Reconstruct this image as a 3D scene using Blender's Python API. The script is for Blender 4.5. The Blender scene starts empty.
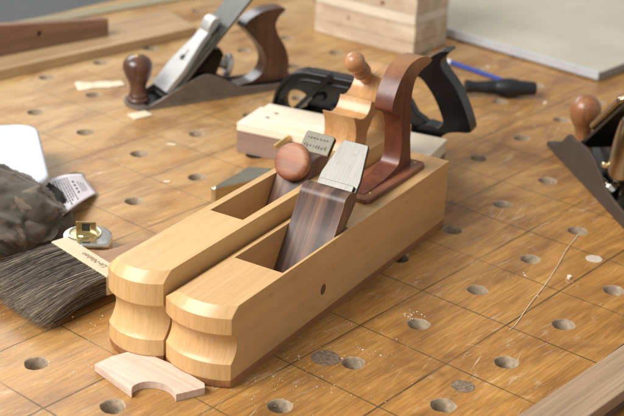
import bpy, bmesh, math, random
from mathutils import Vector, Matrix, noise as mnoise
R = math.radians
random.seed(11)
S = bpy.context.scene
COL = S.collection
MM = 0.001

# ------------------------------------------------------------------ materials
def new_mat(name):
    m = bpy.data.materials.new(name); m.use_nodes = True
    nt = m.node_tree; nt.nodes.clear()
    out = nt.nodes.new('ShaderNodeOutputMaterial'); b = nt.nodes.new('ShaderNodeBsdfPrincipled')
    nt.links.new(b.outputs[0], out.inputs[0])
    return m, nt, b
def nd(nt, typ, ins=None, **kw):
    n = nt.nodes.new(typ)
    for k, v in kw.items(): setattr(n, k, v)
    for k, v in (ins or {}).items():
        s = n.inputs[k]
        if isinstance(v, bpy.types.NodeSocket): nt.links.new(v, s)
        else: s.default_value = v
    return n
def math_(nt, op, a, b=0.0, c=None, clamp=False):
    ins = {0: a, 1: b}
    if c is not None: ins[2] = c
    return nd(nt, 'ShaderNodeMath', ins, operation=op, use_clamp=clamp).outputs[0]
def mixc(nt, f, a, b, mode='MIX'):
    n = nt.nodes.new('ShaderNodeMix'); n.data_type = 'RGBA'; n.blend_type = mode
    for i, v in ((0, f), (6, a), (7, b)):
        s = n.inputs[i]
        if isinstance(v, bpy.types.NodeSocket): nt.links.new(v, s)
        else: s.default_value = v if i == 0 else ((*v, 1) if len(v) == 3 else v)
    return n.outputs[2]
def ramp(nt, fac, stops, interp='LINEAR'):
    n = nt.nodes.new('ShaderNodeValToRGB'); n.color_ramp.interpolation = interp
    e = n.color_ramp.elements
    while len(e) < len(stops): e.new(0.5)
    for el, (p, c) in zip(e, stops):
        el.position = p; el.color = (*c, 1) if len(c) == 3 else c
    nt.links.new(fac, n.inputs[0]); return n.outputs[0]
def g(v): return (v, v, v)
def coords(nt, scale, loc=(0, 0, 0), rot=None, src=None):
    v = src or nt.nodes.new('ShaderNodeTexCoord').outputs['Object']
    if rot: v = nd(nt, 'ShaderNodeMapping', {0: v, 2: rot}).outputs[0]
    return nd(nt, 'ShaderNodeMapping', {0: v, 1: loc, 3: scale}).outputs[0]
def nz(nt, vec, scale=1, detail=4, rough=0.55, dist=0.0):
    return nd(nt, 'ShaderNodeTexNoise', {'Vector': vec, 'Scale': scale, 'Detail': detail, 'Roughness': rough, 'Distortion': dist}).outputs[0]
_seed = [0]
def wood(name, c1, c2, axis='X', rough=0.5, band=35, along=2.5, fib=420, fibamt=0.25, lo=.32, hi=.68, rot=None, c3=None,
         coat=0.0, bump=0.12, dist=0.8, wear=None, flat=0.35, fleck=None):
    """grain runs along `axis`; band and fib are cycles per metre across the grain"""
    m, nt, b = new_mat(name); _seed[0] += 1; L = (_seed[0] * 3.17, _seed[0] * 1.31, _seed[0] * 2.7)
    ax = 'XYZ'.index(axis)
    def sc(a, c):
        v = [c, c, c]; v[ax] = a
        v[2 if ax != 2 else 1] *= flat
        return tuple(v)
    n1 = nz(nt, coords(nt, sc(along, band), L, rot), 1, 3, .5, dist)
    n2 = nz(nt, coords(nt, sc(along * 3, fib), L, rot), 1, 2, .6, .1)
    n3 = nz(nt, coords(nt, sc(along * 6, band * 3.2), L, rot), 1, 3, .6, .4)
    f = math_(nt, 'ADD', math_(nt, 'MULTIPLY', n1, .68), math_(nt, 'MULTIPLY', n3, .32))
    st = [(lo, c1), (hi, c2)] if c3 is None else [(lo, c1), ((lo + hi) / 2, c3), (hi, c2)]
    col = ramp(nt, f, st)
    fv = ramp(nt, n2, [(.3, g(1 - fibamt)), (.65, g(1.0))])
    col = mixc(nt, 1.0, col, fv, 'MULTIPLY')
    if wear:
        n4 = nz(nt, coords(nt, (18, 18, 18), L), 1, 5, .65)
        col = mixc(nt, math_(nt, 'MULTIPLY', ramp(nt, n4, [(.5, g(0)), (.75, g(1))]), .5), col, wear)
    if fleck:
        n5 = nz(nt, coords(nt, sc(55, 1100), L, rot), 1, 2, .5); n6 = nz(nt, coords(nt, (4, 26, 26), L), 1, 4, .6)
        col = mixc(nt, ramp(nt, n5, [(.60, g(0)), (.68, g(.26))]), col, fleck)
        col = mixc(nt, ramp(nt, n6, [(.56, g(0)), (.82, g(.14))]), col, fleck)
    nt.links.new(col, b.inputs['Base Color'])
    r = math_(nt, 'ADD', math_(nt, 'MULTIPLY', n2, .2), rough - .1)
    nt.links.new(r, b.inputs['Roughness'])
    b.inputs['Coat Weight'].default_value = coat; b.inputs['Coat Roughness'].default_value = .18
    bp = nd(nt, 'ShaderNodeBump', {'Strength': bump, 'Distance': .0006, 'Height': n2})
    nt.links.new(bp.outputs[0], b.inputs['Normal'])
    return m
def metal(name, col, rough=.3, brush=None, metallic=1.0, var=.15, bump=.05, coat=0, spot=None):
    m, nt, b = new_mat(name); _seed[0] += 1; L = (_seed[0] * 1.7,) * 3
    n1 = nz(nt, coords(nt, (60, 60, 60), L), 1, 5, .6)
    n2 = nz(nt, coords(nt, brush or (500, 500, 500), L), 1, 3, .6)
    c = mixc(nt, ramp(nt, n1, [(.35, g(0)), (.7, g(1))]), tuple(x * (1 - var) for x in col), col)
    c = mixc(nt, 1.0, c, ramp(nt, n2, [(.3, g(.80)), (.65, g(1.05))]), 'MULTIPLY')
    if spot:
        n3 = nz(nt, coords(nt, (140, 140, 140), L), 1, 4, .7)
        c = mixc(nt, ramp(nt, n3, [(.6, g(0)), (.7, g(.7))]), c, spot)
    nt.links.new(c, b.inputs['Base Color'])
    b.inputs['Metallic'].default_value = metallic
    nt.links.new(math_(nt, 'ADD', math_(nt, 'MULTIPLY', n1, .18), rough - .09), b.inputs['Roughness'])
    bp = nd(nt, 'ShaderNodeBump', {'Strength': bump, 'Distance': .0004, 'Height': n2})
    nt.links.new(bp.outputs[0], b.inputs['Normal'])
    b.inputs['Coat Weight'].default_value = coat
    return m
def plain(name, col, rough=.6, var=.12, scale=80, bump=.1, spec=.5, sss=0):
    m, nt, b = new_mat(name); _seed[0] += 1; L = (_seed[0] * 1.9,) * 3
    n1 = nz(nt, coords(nt, (scale,) * 3, L), 1, 5, .6)
    c = mixc(nt, ramp(nt, n1, [(.3, g(0)), (.7, g(1))]), tuple(x * (1 - var) for x in col), col)
    nt.links.new(c, b.inputs['Base Color']); b.inputs['Roughness'].default_value = rough
    b.inputs['Specular IOR Level'].default_value = spec
    n2 = nz(nt, coords(nt, (scale * 8,) * 3, L), 1, 3, .6)
    bp = nd(nt, 'ShaderNodeBump', {'Strength': bump, 'Distance': .0005, 'Height': n2})
    nt.links.new(bp.outputs[0], b.inputs['Normal'])
    return m

def bench_material():
    m, nt, b = new_mat('varnished_plywood')
    tc = nt.nodes.new('ShaderNodeTexCoord').outputs['Object']
    xyz = nd(nt, 'ShaderNodeSeparateXYZ', {0: tc})
    X, Y = xyz.outputs[0], xyz.outputs[1]
    big = nz(nt, coords(nt, (5, 11, 5), (3, 1, 0), src=tc), 1, 4, .6, 1.2)
    fig = nz(nt, coords(nt, (8, 38, 8), (7, 2, 0), src=tc), 1, 5, .6, 1.6)
    fine = nz(nt, coords(nt, (22, 420, 60), (1, 5, 0), src=tc), 1, 3, .65, .2)
    f = math_(nt, 'ADD', math_(nt, 'MULTIPLY', big, .5), math_(nt, 'MULTIPLY', fig, .5))
    col = ramp(nt, f, [(.29, (.145, .053, .010)), (.42, (.285, .120, .021)), (.53, (.41, .190, .036)), (.70, (.56, .30, .078))])
    col = mixc(nt, 1.0, col, ramp(nt, fine, [(.28, g(.62)), (.6, g(1.03))]), 'MULTIPLY')
    # worn-through, paler areas (stronger towards the far left half of the top, painting in the pale sheen and dust there)
    side = math_(nt, 'MULTIPLY_ADD', Y, 1.15, 0.12)
    side = math_(nt, 'ADD', side, math_(nt, 'MULTIPLY', X, -.18), clamp=True)
    wn = nz(nt, coords(nt, (9, 16, 9), (2, 9, 4), src=tc), 1, 6, .68, .8)
    wear_sheen = math_(nt, 'MULTIPLY', ramp(nt, wn, [(.36, g(.25)), (.62, g(1))]), math_(nt, 'MULTIPLY', side, .95), clamp=True)
    pale = mixc(nt, fine, (.38, .245, .11), (.64, .455, .235))
    col = mixc(nt, wear_sheen, col, pale)
    # orange-brown stains
    stn = nz(nt, coords(nt, (6, 13, 6), (8, 8, 1), src=tc), 1, 4, .6, 1.0)
    col = mixc(nt, ramp(nt, stn, [(.52, g(0)), (.68, g(.75))]), col, (.20, .078, .018))
    pores = nz(nt, coords(nt, (75, 1300, 75), (2, 2, 7), src=tc), 1, 2, .5)
    col = mixc(nt, ramp(nt, pores, [(.62, g(0)), (.70, g(.4))]), col, (.13, .055, .016))
    # whitish rubbed streaks and fine scratches along and across the grain
    def scr(scale, rot, th, loc):
        n = nz(nt, coords(nt, scale, loc, rot=(0, 0, rot), src=tc), 1, 2, .5, .15)
        return ramp(nt, n, [(th, g(0)), (th + .05, g(1))])
    patch = nz(nt, coords(nt, (7, 7, 7), (4, 4, 9), src=tc), 1, 4, .6)
    pm = ramp(nt, patch, [(.47, g(0)), (.63, g(1))])
    s1 = scr((9, 330, 9), R(8), .66, (1, 2, 0)); s2 = scr((12, 420, 12), R(-17), .675, (5, 2, 0)); s3 = scr((16, 500, 9), R(63), .70, (3, 8, 0))
    ss = math_(nt, 'MAXIMUM', math_(nt, 'MAXIMUM', s1, s2), s3)
    rub = nz(nt, coords(nt, (26, 90, 26), (6, 1, 2), rot=(0, 0, R(6)), src=tc), 1, 6, .75, .4)
    rb = math_(nt, 'MULTIPLY', ramp(nt, rub, [(.55, g(0)), (.72, g(1))]), pm)
    sf = math_(nt, 'MAXIMUM', math_(nt, 'MULTIPLY', ss, math_(nt, 'ADD', math_(nt, 'MULTIPLY', pm, .5), .12)), math_(nt, 'MULTIPLY', rb, .65))
    col = mixc(nt, sf, col, (.68, .56, .42))
    # dark scuffs
    d1 = scr((10, 300, 10), R(3), .70, (9, 4, 0))
    col = mixc(nt, math_(nt, 'MULTIPLY', d1, .4), col, (.11, .05, .02))
    # scored and pencilled layout lines, one every 96 mm each way
    def line(c, off, wmm, sd):
        t = math_(nt, 'MULTIPLY_ADD', c, 1 / .096, off)
        w = nz(nt, coords(nt, (14, 14, 14), (sd, sd, 0), src=tc), 1, 2)
        t = math_(nt, 'ADD', t, math_(nt, 'MULTIPLY_ADD', w, .006, -.003))
        d = math_(nt, 'ABSOLUTE', math_(nt, 'SUBTRACT', t, math_(nt, 'ROUND', t)))
        k = math_(nt, 'SUBTRACT', 1.0, nd(nt, 'ShaderNodeMapRange', {0: d, 1: wmm / 96 * .55, 2: wmm / 96, 3: 0., 4: 1.}).outputs[0])
        v = nz(nt, coords(nt, (9, 9, 9), (sd, 3, 0), src=tc), 1, 4, .7)
        return math_(nt, 'MULTIPLY', k, ramp(nt, v, [(.33, g(.35)), (.56, g(1))]))
    lx = line(X, -.585, .95, 1.3); ly = line(Y, -.385, 1.15, 4.1)
    ll = math_(nt, 'MAXIMUM', lx, ly)
    ll = math_(nt, 'MULTIPLY', ll, math_(nt, 'SUBTRACT', 1.0, math_(nt, 'MULTIPLY', side, .45)))
    col = mixc(nt, math_(nt, 'MULTIPLY', ll, .9), col, (.03, .027, .012))
    nt.links.new(col, b.inputs['Base Color'])
    rr = math_(nt, 'ADD', math_(nt, 'MULTIPLY', wear_sheen, .16), math_(nt, 'MULTIPLY_ADD', fig, .3, .24))
    rr = math_(nt, 'ADD', rr, math_(nt, 'MULTIPLY', sf, .25))
    nt.links.new(rr, b.inputs['Roughness'])
    b.inputs['Specular IOR Level'].default_value = .42
    h = math_(nt, 'SUBTRACT', math_(nt, 'ADD', math_(nt, 'MULTIPLY', fine, .35), math_(nt, 'MULTIPLY', fig, .6)), math_(nt, 'MULTIPLY', ll, .9))
    h = math_(nt, 'SUBTRACT', h, math_(nt, 'MULTIPLY', ss, .25))
    bp = nd(nt, 'ShaderNodeBump', {'Strength': .3, 'Distance': .0006, 'Height': h})
    nt.links.new(bp.outputs[0], b.inputs['Normal'])
    return m

# ------------------------------------------------------------------ geometry helpers (all lengths in mm)
class MB:
    def __init__(s): s.bm = bmesh.new()
    def gprism(s, pts, O, U, V, N, lo, hi):
        O, U, V, N = map(Vector, (O, U, V, N))
        a = [s.bm.verts.new(O + U * p + V * q + N * lo) for p, q in pts]
        b = [s.bm.verts.new(O + U * p + V * q + N * hi) for p, q in pts]
        s.bm.faces.new(a); s.bm.faces.new(b[::-1]); n = len(pts)
        for i in range(n): s.bm.faces.new((a[i], b[i], b[(i + 1) % n], a[(i + 1) % n]))
        return s
    def prism(s, pts, axis, lo, hi):
        X, Y, Z = (1, 0, 0), (0, 1, 0), (0, 0, 1)
        U, V, N = {'y': (X, Z, Y), 'z': (X, Y, Z), 'x': (Y, Z, X)}[axis]
        return s.gprism(pts, (0, 0, 0), U, V, N, lo, hi)
    def box(s, x0, x1, y0, y1, z0, z1):
        return s.prism([(x0, y0), (x1, y0), (x1, y1), (x0, y1)], 'z', z0, z1)
    def loft(s, loops, cap=True, closed=True):
        vs = [[s.bm.verts.new(Vector(p)) for p in l] for l in loops]; n = len(loops[0])
        for a, b in zip(vs, vs[1:]):
            for i in range(n if closed else n - 1):
                try: s.bm.faces.new((a[i], a[(i + 1) % n], b[(i + 1) % n], b[i]))
                except ValueError: pass
        if cap: s.bm.faces.new(vs[0][::-1]); s.bm.faces.new(vs[-1])
        return s
    def lathe(s, prof, O=(0, 0, 0), D=(0, 0, 1), n=36):
        O, D = Vector(O), Vector(D).normalized()
        A = D.orthogonal().normalized(); B = D.cross(A)
        loops = [[O + D * t + (A * math.cos(k * 2 * math.pi / n) + B * math.sin(k * 2 * math.pi / n)) * max(r, .02) for k in range(n)] for t, r in prof]
        return s.loft(loops)
    def tube(s, path, rad, n=10):
        path = [Vector(p) for p in path]; loops = []
        A = None
        for i, p in enumerate(path):
            d = (path[min(i + 1, len(path) - 1)] - path[max(i - 1, 0)]).normalized()
            if A is None: A = d.orthogonal().normalized()
            A = (A - d * A.dot(d)).normalized(); B = d.cross(A)
            r = rad[i] if isinstance(rad, (list, tuple)) else rad
            loops.append([p + (A * math.cos(k * 2 * math.pi / n) + B * math.sin(k * 2 * math.pi / n)) * r for k in range(n)])
        return s.loft(loops)
    def mesh(s, name, fix=True):
        if fix: bmesh.ops.recalc_face_normals(s.bm, faces=s.bm.faces)
        for v in s.bm.verts: v.co *= MM
        me = bpy.data.meshes.new(name); s.bm.to_mesh(me); s.bm.free(); return me
    def build(s, name, mat, parent=None, bevel=0, segs=2, smooth=38, cut=None, loc=(0, 0, 0), rz=0, fix=True, label=None):
        me = s.mesh(name, fix)
        o = bpy.data.objects.new(name, me); COL.objects.link(o)
        if mat: me.materials.append(mat)
        if cut:
            cs = []
            for c in cut:
                co = bpy.data.objects.new('cutter', c.mesh('cutter')); COL.objects.link(co); cs.append(co)
                md = o.modifiers.new('b', 'BOOLEAN'); md.operation = 'DIFFERENCE'; md.solver = 'EXACT'; md.object = co
            bpy.context.view_layer.update()
            dg = bpy.context.evaluated_depsgraph_get()
            nm = bpy.data.meshes.new_from_object(o.evaluated_get(dg))
            o.modifiers.clear(); o.data = nm; nm.name = name
            for co in cs: bpy.data.objects.remove(co)
            me = nm
        if smooth:
            for p in me.polygons: p.use_smooth = True
            me.set_sharp_from_angle(angle=R(smooth))
        if bevel:
            md = o.modifiers.new('bevel', 'BEVEL'); md.width = bevel * MM; md.segments = segs
            md.limit_method = 'ANGLE'; md.angle_limit = R(35); md.harden_normals = True
        if parent: o.parent = parent
        else:
            o.location = Vector(loc) * MM; o.rotation_euler = (0, 0, R(rz))
        if label: o['label'] = label
        return o
def thing(name, label, cat, loc=(0, 0, 0), rz=0, group=None):
    o = bpy.data.objects.new(name, None); COL.objects.link(o); o.empty_display_size = .02
    o.location = Vector(loc) * MM; o.rotation_euler = (0, 0, R(rz))
    o['label'] = label; o['category'] = cat
    if group: o['group'] = group
    return o
def tag(o, label, cat, group=None):
    o['label'] = label; o['category'] = cat
    if group: o['group'] = group
    return o
def cr(P, n=5, closed=True):
    out = []; m = len(P); P = [Vector((*p, 0)) if len(p) == 2 else Vector(p) for p in P]
    for i in range(m if closed else m - 1):
        p0, p1, p2, p3 = (P[(i - 1) % m], P[i], P[(i + 1) % m], P[(i + 2) % m]) if closed else (P[max(i - 1, 0)], P[i], P[i + 1], P[min(i + 2, m - 1)])
        for k in range(n):
            t = k / n
            out.append(.5 * (2 * p1 + (p2 - p0) * t + (2 * p0 - 5 * p1 + 4 * p2 - p3) * t * t + (3 * p1 - p0 - 3 * p2 + p3) * t ** 3))
    if not closed: out.append(P[-1])
    return out
def cr2(P, n=5, closed=True): return [(v.x, v.y) for v in cr(P, n, closed)]
def circ(cx, cy, r, n=28, ry=None): return [(cx + r * math.cos(2 * math.pi * k / n), cy + (ry or r) * math.sin(2 * math.pi * k / n)) for k in range(n)]

# ------------------------------------------------------------------ palette
M_bench = bench_material()
M_hole = plain('raw_hole_wall', (.44, .335, .225), .85, .55, 160, .5)
M_beech = wood('pale_beech', (.56, .343, .14), (.68, .45, .205), rough=.42, band=45, fib=520, fibamt=.14, fleck=(.40, .22, .075), lo=.25, hi=.75, coat=.2, flat=.12, bump=.05)
M_beech2 = wood('warm_beech', (.525, .300, .120), (.65, .41, .18), rough=.4, band=40, fib=560, fibamt=.16, fleck=(.34, .17, .06), lo=.25, hi=.75, coat=.2, flat=.12, bump=.05)
M_sole = wood('reddish_sole_wood', (.27, .11, .04), (.42, .2, .08), rough=.45, band=60, fib=500, coat=.1)
M_rose = wood('striped_rosewood', (.045, .022, .015), (.225, .118, .072), axis='X', rough=.5, band=95, along=2, fib=700, fibamt=.28, lo=.40, hi=.60, c3=(.115, .057, .037), rot=(0, R(58), 0), coat=.1, flat=.2, dist=.25)
M_bubinga = wood('dark_red_bubinga', (.085, .019, .009), (.22, .062, .024), axis='Z', rough=.42, band=70, fib=500, coat=.1, fibamt=.3)
def sapwood(m, c):
    nt = m.node_tree; b = next(n for n in nt.nodes if n.type == 'BSDF_PRINCIPLED'); old = b.inputs['Base Color'].links[0].from_socket
    tc = nt.nodes.new('ShaderNodeTexCoord').outputs['Object']; x = nd(nt, 'ShaderNodeSeparateXYZ', {0: tc})
    w_ = nz(nt, coords(nt, (30, 30, 12)), 1, 4, .6)
    f = math_(nt, 'ADD', math_(nt, 'ADD', x.outputs[2], math_(nt, 'MULTIPLY', x.outputs[0], .12)), math_(nt, 'MULTIPLY', w_, .03))
    k = nd(nt, 'ShaderNodeMapRange', {0: f, 1: .226, 2: .250, 3: 0., 4: .85}).outputs[0]
    nt.links.new(mixc(nt, k, old, c), b.inputs['Base Color'])
sapwood(M_bubinga, (.33, .165, .065))
M_bubinga_x = wood('dark_red_bubinga_flat', (.15, .045, .022), (.32, .115, .05), axis='X', rough=.4, band=70, fib=500, coat=.1, fibamt=.3)
M_cherrydisc = wood('reddish_cherry', (.25, .085, .037), (.41, .175, .085), axis='Y', rough=.5, band=110, fib=700, fibamt=.35, bump=.1, lo=.38, hi=.62, fleck=(.2, .07, .03))
M_tote2 = wood('honey_beech', (.46, .22, .075), (.66, .385, .165), rough=.38, band=60, fib=520, fibamt=.22, coat=.3, bump=.05, axis='X')
M_knob = wood('turned_cherry', (.33, .14, .055), (.50, .25, .11), axis='Z', rough=.4, band=80, fib=500, coat=.3)
M_knob2 = wood('dark_cherry_knob', (.22, .08, .028), (.38, .16, .06), axis='Z', rough=.4, band=60, fib=500, coat=.3, fibamt=.3)
M_iron = metal('ground_steel', (.165, .16, .145), .45, (40, 1400, 40), var=.25, spot=(.11, .10, .08), bump=.12)
M_iron2 = metal('grey_tool_steel', (.115, .108, .085), .45, (40, 1400, 40), var=.3, bump=.12)
M_lever = metal('satin_nickel', (.56, .555, .54), .42, metallic=.5, var=.1, bump=.1)
M_castside = metal('worn_cast_iron', (.23, .195, .165), .5, (900, 60, 900), var=.25, bump=.15, metallic=.4)
M_castbrown = metal('oiled_cast_iron', (.115, .088, .068), .5, (900, 60, 900), var=.2, bump=.12, metallic=.6)
M_japan = metal('black_japanning', (.007, .007, .008), .2, var=.3, metallic=0, bump=.2, coat=0)
M_darkwood = wood('dark_rosewood', (.05, .02, .012), (.16, .065, .032), axis='Z', rough=.36, band=90, fib=500, coat=.45, c3=(.10, .038, .02))
M_tote4 = wood('worn_rosewood', (.05, .02, .012), (.15, .06, .032), axis='Z', rough=.4, band=80, fib=500, coat=.3, wear=(.2, .11, .05))
M_brass = metal('brass', (.70, .47, .17), .3, var=.15)
M_bronze = metal('aged_bronze', (.52, .42, .28), .24, var=.3, bump=.04, metallic=1.0)
M_chrome = metal('bright_chrome', (.80, .79, .74), .14, var=.05, bump=.03)
M_gold = metal('yellowed_plate', (.80, .68, .40), .16, var=.08, bump=.03)
M_bluesteel = metal('reflective_steel', (.52, .48, .36), .24, (60, 60, 600), var=.12, bump=.05)
M_pine = wood('pale_pine', (.56, .42, .265), (.74, .60, .42), axis='Y', rough=.62, band=38, fib=420, fibamt=.14, lo=.3, hi=.7)
M_pineb = wood('laminated_pine', (.46, .34, .23), (.74, .62, .47), axis='Y', rough=.65, band=30, along=5, fib=380, fibamt=.16, dist=1.4, wear=(.36, .23, .14), flat=.8)
M_maple = wood('white_maple', (.76, .65, .49), (.86, .77, .63), axis='X', rough=.55, band=40, fib=420, fibamt=.1)
M_purple = wood('greyish_walnut', (.21, .135, .105), (.33, .225, .175), axis='X', rough=.6, band=60, fib=450, fibamt=.2)
M_board = wood('planed_oak_board', (.37, .235, .115), (.55, .385, .21), axis='X', rough=.55, band=50, fib=380, fibamt=.25)
M_walnut = wood('brown_walnut', (.20, .105, .06), (.33, .19, .115), axis='X', rough=.55, band=70, fib=420, fibamt=.3)
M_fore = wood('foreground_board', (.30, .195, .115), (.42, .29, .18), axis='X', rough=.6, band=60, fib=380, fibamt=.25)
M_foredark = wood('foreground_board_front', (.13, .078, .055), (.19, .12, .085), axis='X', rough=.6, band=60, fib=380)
M_spacer = wood('sawn_maple_offcut', (.60, .46, .36), (.74, .60, .49), axis='Y', rough=.7, band=60, fib=500, fibamt=.18, wear=(.5, .35, .26))
M_brushwood = wood('brush_handle_wood', (.50, .37, .225), (.64, .50, .33), axis='Y', rough=.5, band=40, fib=420, fibamt=.12)
M_walnutlight = wood('brown_handle_wood', (.25, .125, .05), (.42, .24, .11), axis='X', rough=.45, band=50, fib=400, coat=.1)
M_white = plain('white_plastic', (.52, .56, .62), .35, .03, 40, .02)
next(n for n in M_japan.node_tree.nodes if n.type == 'BSDF_PRINCIPLED').inputs['Specular IOR Level'].default_value = .32
M_rubber = plain('black_rubber', (.014, .014, .016), .42, .3, 90, .2)
M_blue = plain('blue_paint', (.035, .07, .33), .3, .1, 90, .03)
M_ferrule = plain('white_pencil_end', (.72, .72, .75), .35, .1, 90, .05)
M_label = plain('care_label_cloth', (.80, .77, .81), .8, .06, 150, .25)
M_ink = plain('printed_ink', (.06, .055, .08), .8, .1, 90, .02)
M_stamp = plain('brown_stamp_ink', (.16, .10, .06), .8, .1, 90, .02)
M_dark = plain('shadowed_iron', (.02, .02, .02), .6, .3, 90, .1)
M_panel = plain('cream_grey_panel_top', (.54, .50, .39), .5, .16, 9, .06)
M_alu = metal('aluminium_edge', (.62, .66, .72), .45, var=.06, metallic=.25)
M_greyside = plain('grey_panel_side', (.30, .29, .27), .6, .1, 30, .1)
M_wall = plain('grey_wall_paint', (.40, .42, .45), .8, .08, 6, .05)
M_wallstrip = plain('pale_wall_post', (.62, .65, .68), .6, .05, 10, .05)
M_floor = plain('concrete_floor', (.3, .29, .27), .8, .2, 8, .1)
M_chip = plain('fresh_shaving', (.78, .66, .48), .7, .15, 200, .2)
M_dust = plain('sawdust', (.78, .69, .55), .9, .15, 300, .1)
M_plug = plain('brown_filled_plug', (.30, .20, .13), .7, .75, 300, .5)
M_plugpale = plain('pale_dowel_end', (.60, .50, .40), .8, .3, 300, .4)
M_lath = wood('weathered_lath', (.30, .255, .155), (.42, .37, .24), axis='X', rough=.7, band=50, fib=300)

# ------------------------------------------------------------------ the bench: a sheet with real dog holes on a 96 mm grid
def bench():
    bm = bmesh.new(); p = 96.; n = 32; rim = 10.; ch = .9
    I0, I1, J0, J1 = -9, 14, -6, 11
    cache = {}
    def gv(x, y):
        k = (round(x, 3), round(y, 3))
        if k not in cache: cache[k] = bm.verts.new((x, y, 0))
        return cache[k]
    for i in range(I0, I1):
        for j in range(J0, J1):
            x0, y0 = (i - .415) * p, (j - .615) * p; cx, cy = i * p, j * p
            jr = random.Random(i * 91 + j); cx += jr.uniform(-.5, .5); cy += jr.uniform(-.5, .5)
            q = [gv(x0 + p * k / 8, y0) for k in range(8)] + [gv(x0 + p, y0 + p * k / 8) for k in range(8)] + \
                [gv(x0 + p - p * k / 8, y0 + p) for k in range(8)] + [gv(x0, y0 + p - p * k / 8) for k in range(8)]
            a0 = math.atan2(y0 - cy, x0 - cx)
            def ring(r, z, wob=0):
                out = []
                for v in q:
                    a = math.atan2(v.co.y - cy, v.co.x - cx)
                    rr = r * (1 + wob * mnoise.noise(Vector((math.cos(a) * 1.7 + i * 3, math.sin(a) * 1.7 + j * 5, 0))))
                    out.append(bm.verts.new((cx + rr * math.cos(a), cy + rr * math.sin(a), z)))
                return out
            rs = [q, ring(rim + ch, 0, jr.choice((.05, .07, .16))), ring(rim, -ch, .05), ring(rim, -26), ring(rim * .98, -27)]
            for k, (a, b) in enumerate(zip(rs, rs[1:])):
                for t in range(n):
                    f = bm.faces.new((a[t], a[(t + 1) % n], b[(t + 1) % n], b[t])); f.material_index = 0 if k < 1 else 1
                    f.smooth = k >= 1
            f = bm.faces.new(rs[-1]); f.material_index = 1
    # apron round the sheet
    X0, X1, Y0, Y1 = (I0 - .415) * p, (I1 - 1 + .585) * p, (J0 - .615) * p, (J1 - 1 + .385) * p
    c = [(X0, Y0), (X1, Y0), (X1, Y1), (X0, Y1)]
    for k in range(4):
        a, b = c[k], c[(k + 1) % 4]
        bm.faces.new([bm.verts.new((*a, 0)), bm.verts.new((*a, -45)), bm.verts.new((*b, -45)), bm.verts.new((*b, 0))])
    bm.faces.new([bm.verts.new((*v, -45)) for v in c[::-1]])
    mb = MB(); mb.bm.free(); mb.bm = bm
    o = mb.build('workbench', M_bench, smooth=0, fix=False); o.data.materials.append(M_hole); o['kind'] = 'structure'
    bm2 = bmesh.new(); bm2.from_mesh(o.data); bmesh.ops.recalc_face_normals(bm2, faces=bm2.faces); bm2.to_mesh(o.data); bm2.free()
    for x, y, r, m in ((-107, 22, 13, M_plug), (-60, -91, 10, M_plug), (240, -47, 8.5, M_plugpale), (249, 137, 4, M_plug)):
        pl = [(x + r * (1 + .1 * mnoise.noise(Vector((math.cos(t) * 2 + x, math.sin(t) * 2, 0)))) * math.cos(t), y + r * (1 + .1 * mnoise.noise(Vector((math.cos(t) * 2, math.sin(t) * 2 + x, 0)))) * math.sin(t)) for t in [k * math.pi / 16 for k in range(32)]]
        MB().prism(pl, 'z', -3, .35).build('plug', m, o, bevel=.25)
    return o
BENCH = bench()
mb = MB(); mb.box(-3000, 4000, -3000, 4000, -905, -900); o = mb.build('floor', M_floor); o['kind'] = 'structure'
mb = MB(); mb.box(-1500, 2600, 1500, 1560, -900, 500); o = mb.build('wall', M_wall); o['kind'] = 'structure'
mb = MB(); mb.box(515, 560, 1480, 1500, -900, 400); tag(mb.build('wall_post', M_wallstrip, bevel=2), 'pale upright post against the grey wall behind the bench', 'post')

# ------------------------------------------------------------------ wooden planes
def nose_loops(W, Wtop, H, sag, flat_lo, flat_hi, cove_lo, cham, cove_d, L, top_drop=0):
    """outlines at increasing height: rounded front with a cove and a chamfered top edge"""
    h = W / 2; rad = (h * h + sag * sag) / (2 * sag); cx = rad - sag
    lv = []
    n = 18
    lv.append((8.05, 0, 0))
    lv.append((cove_lo - .6, 0, 0)); lv.append((cove_lo, .5, 0))
    for k in range(1, n):
        t = k / n
        lv.append((cove_lo + (flat_lo - cove_lo) * t, .5 + cove_d * math.sin(math.pi * t ** 1.1) ** .72, 0))
    lv.append((flat_lo, .5, 0)); lv.append((flat_lo + .6, 0, 0))
    lv.append((flat_hi, 0, 0))
    lv.append((flat_hi + (H - flat_hi) * .5, cham * .46, (W - Wtop) * .46))
    lv.append((H, cham, W - Wtop))
    loops = []; N = 26
    for z, d, lc in lv:
        l = []
        for k in range(N + 1):
            w = (W - lc) * k / N; rr = rad - d
            l.append((cx - math.sqrt(max(rr * rr - (w - h) ** 2, 1)), w, z))
        # keep the sides straight all the way back
        l.append((L, W - lc, z)); l.append((L, 0, z))
        loops.append(l)
    return loops
def sole_loops(W, sag, L):
    h = W / 2; rad = (h * h + sag * sag) / (2 * sag); cx = rad - sag; loops = []
    for z, d in ((0, 1.8), (1.2, .7), (3, 0), (8, 0)):
        l = []
        for k in range(27):
            w = .2 + (W - .4) * k / 26; l.append((cx - math.sqrt((rad - d) ** 2 - (w - h) ** 2) + .2, w, z))
        l.append((L - .3, W - .2, z)); l.append((L - .3, .2, z)); loops.append(l)
    return loops
ANG = 9.1; ca, sa = math.cos(R(ANG)), math.sin(R(ANG))
OX, OY = -202., 46.

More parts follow.
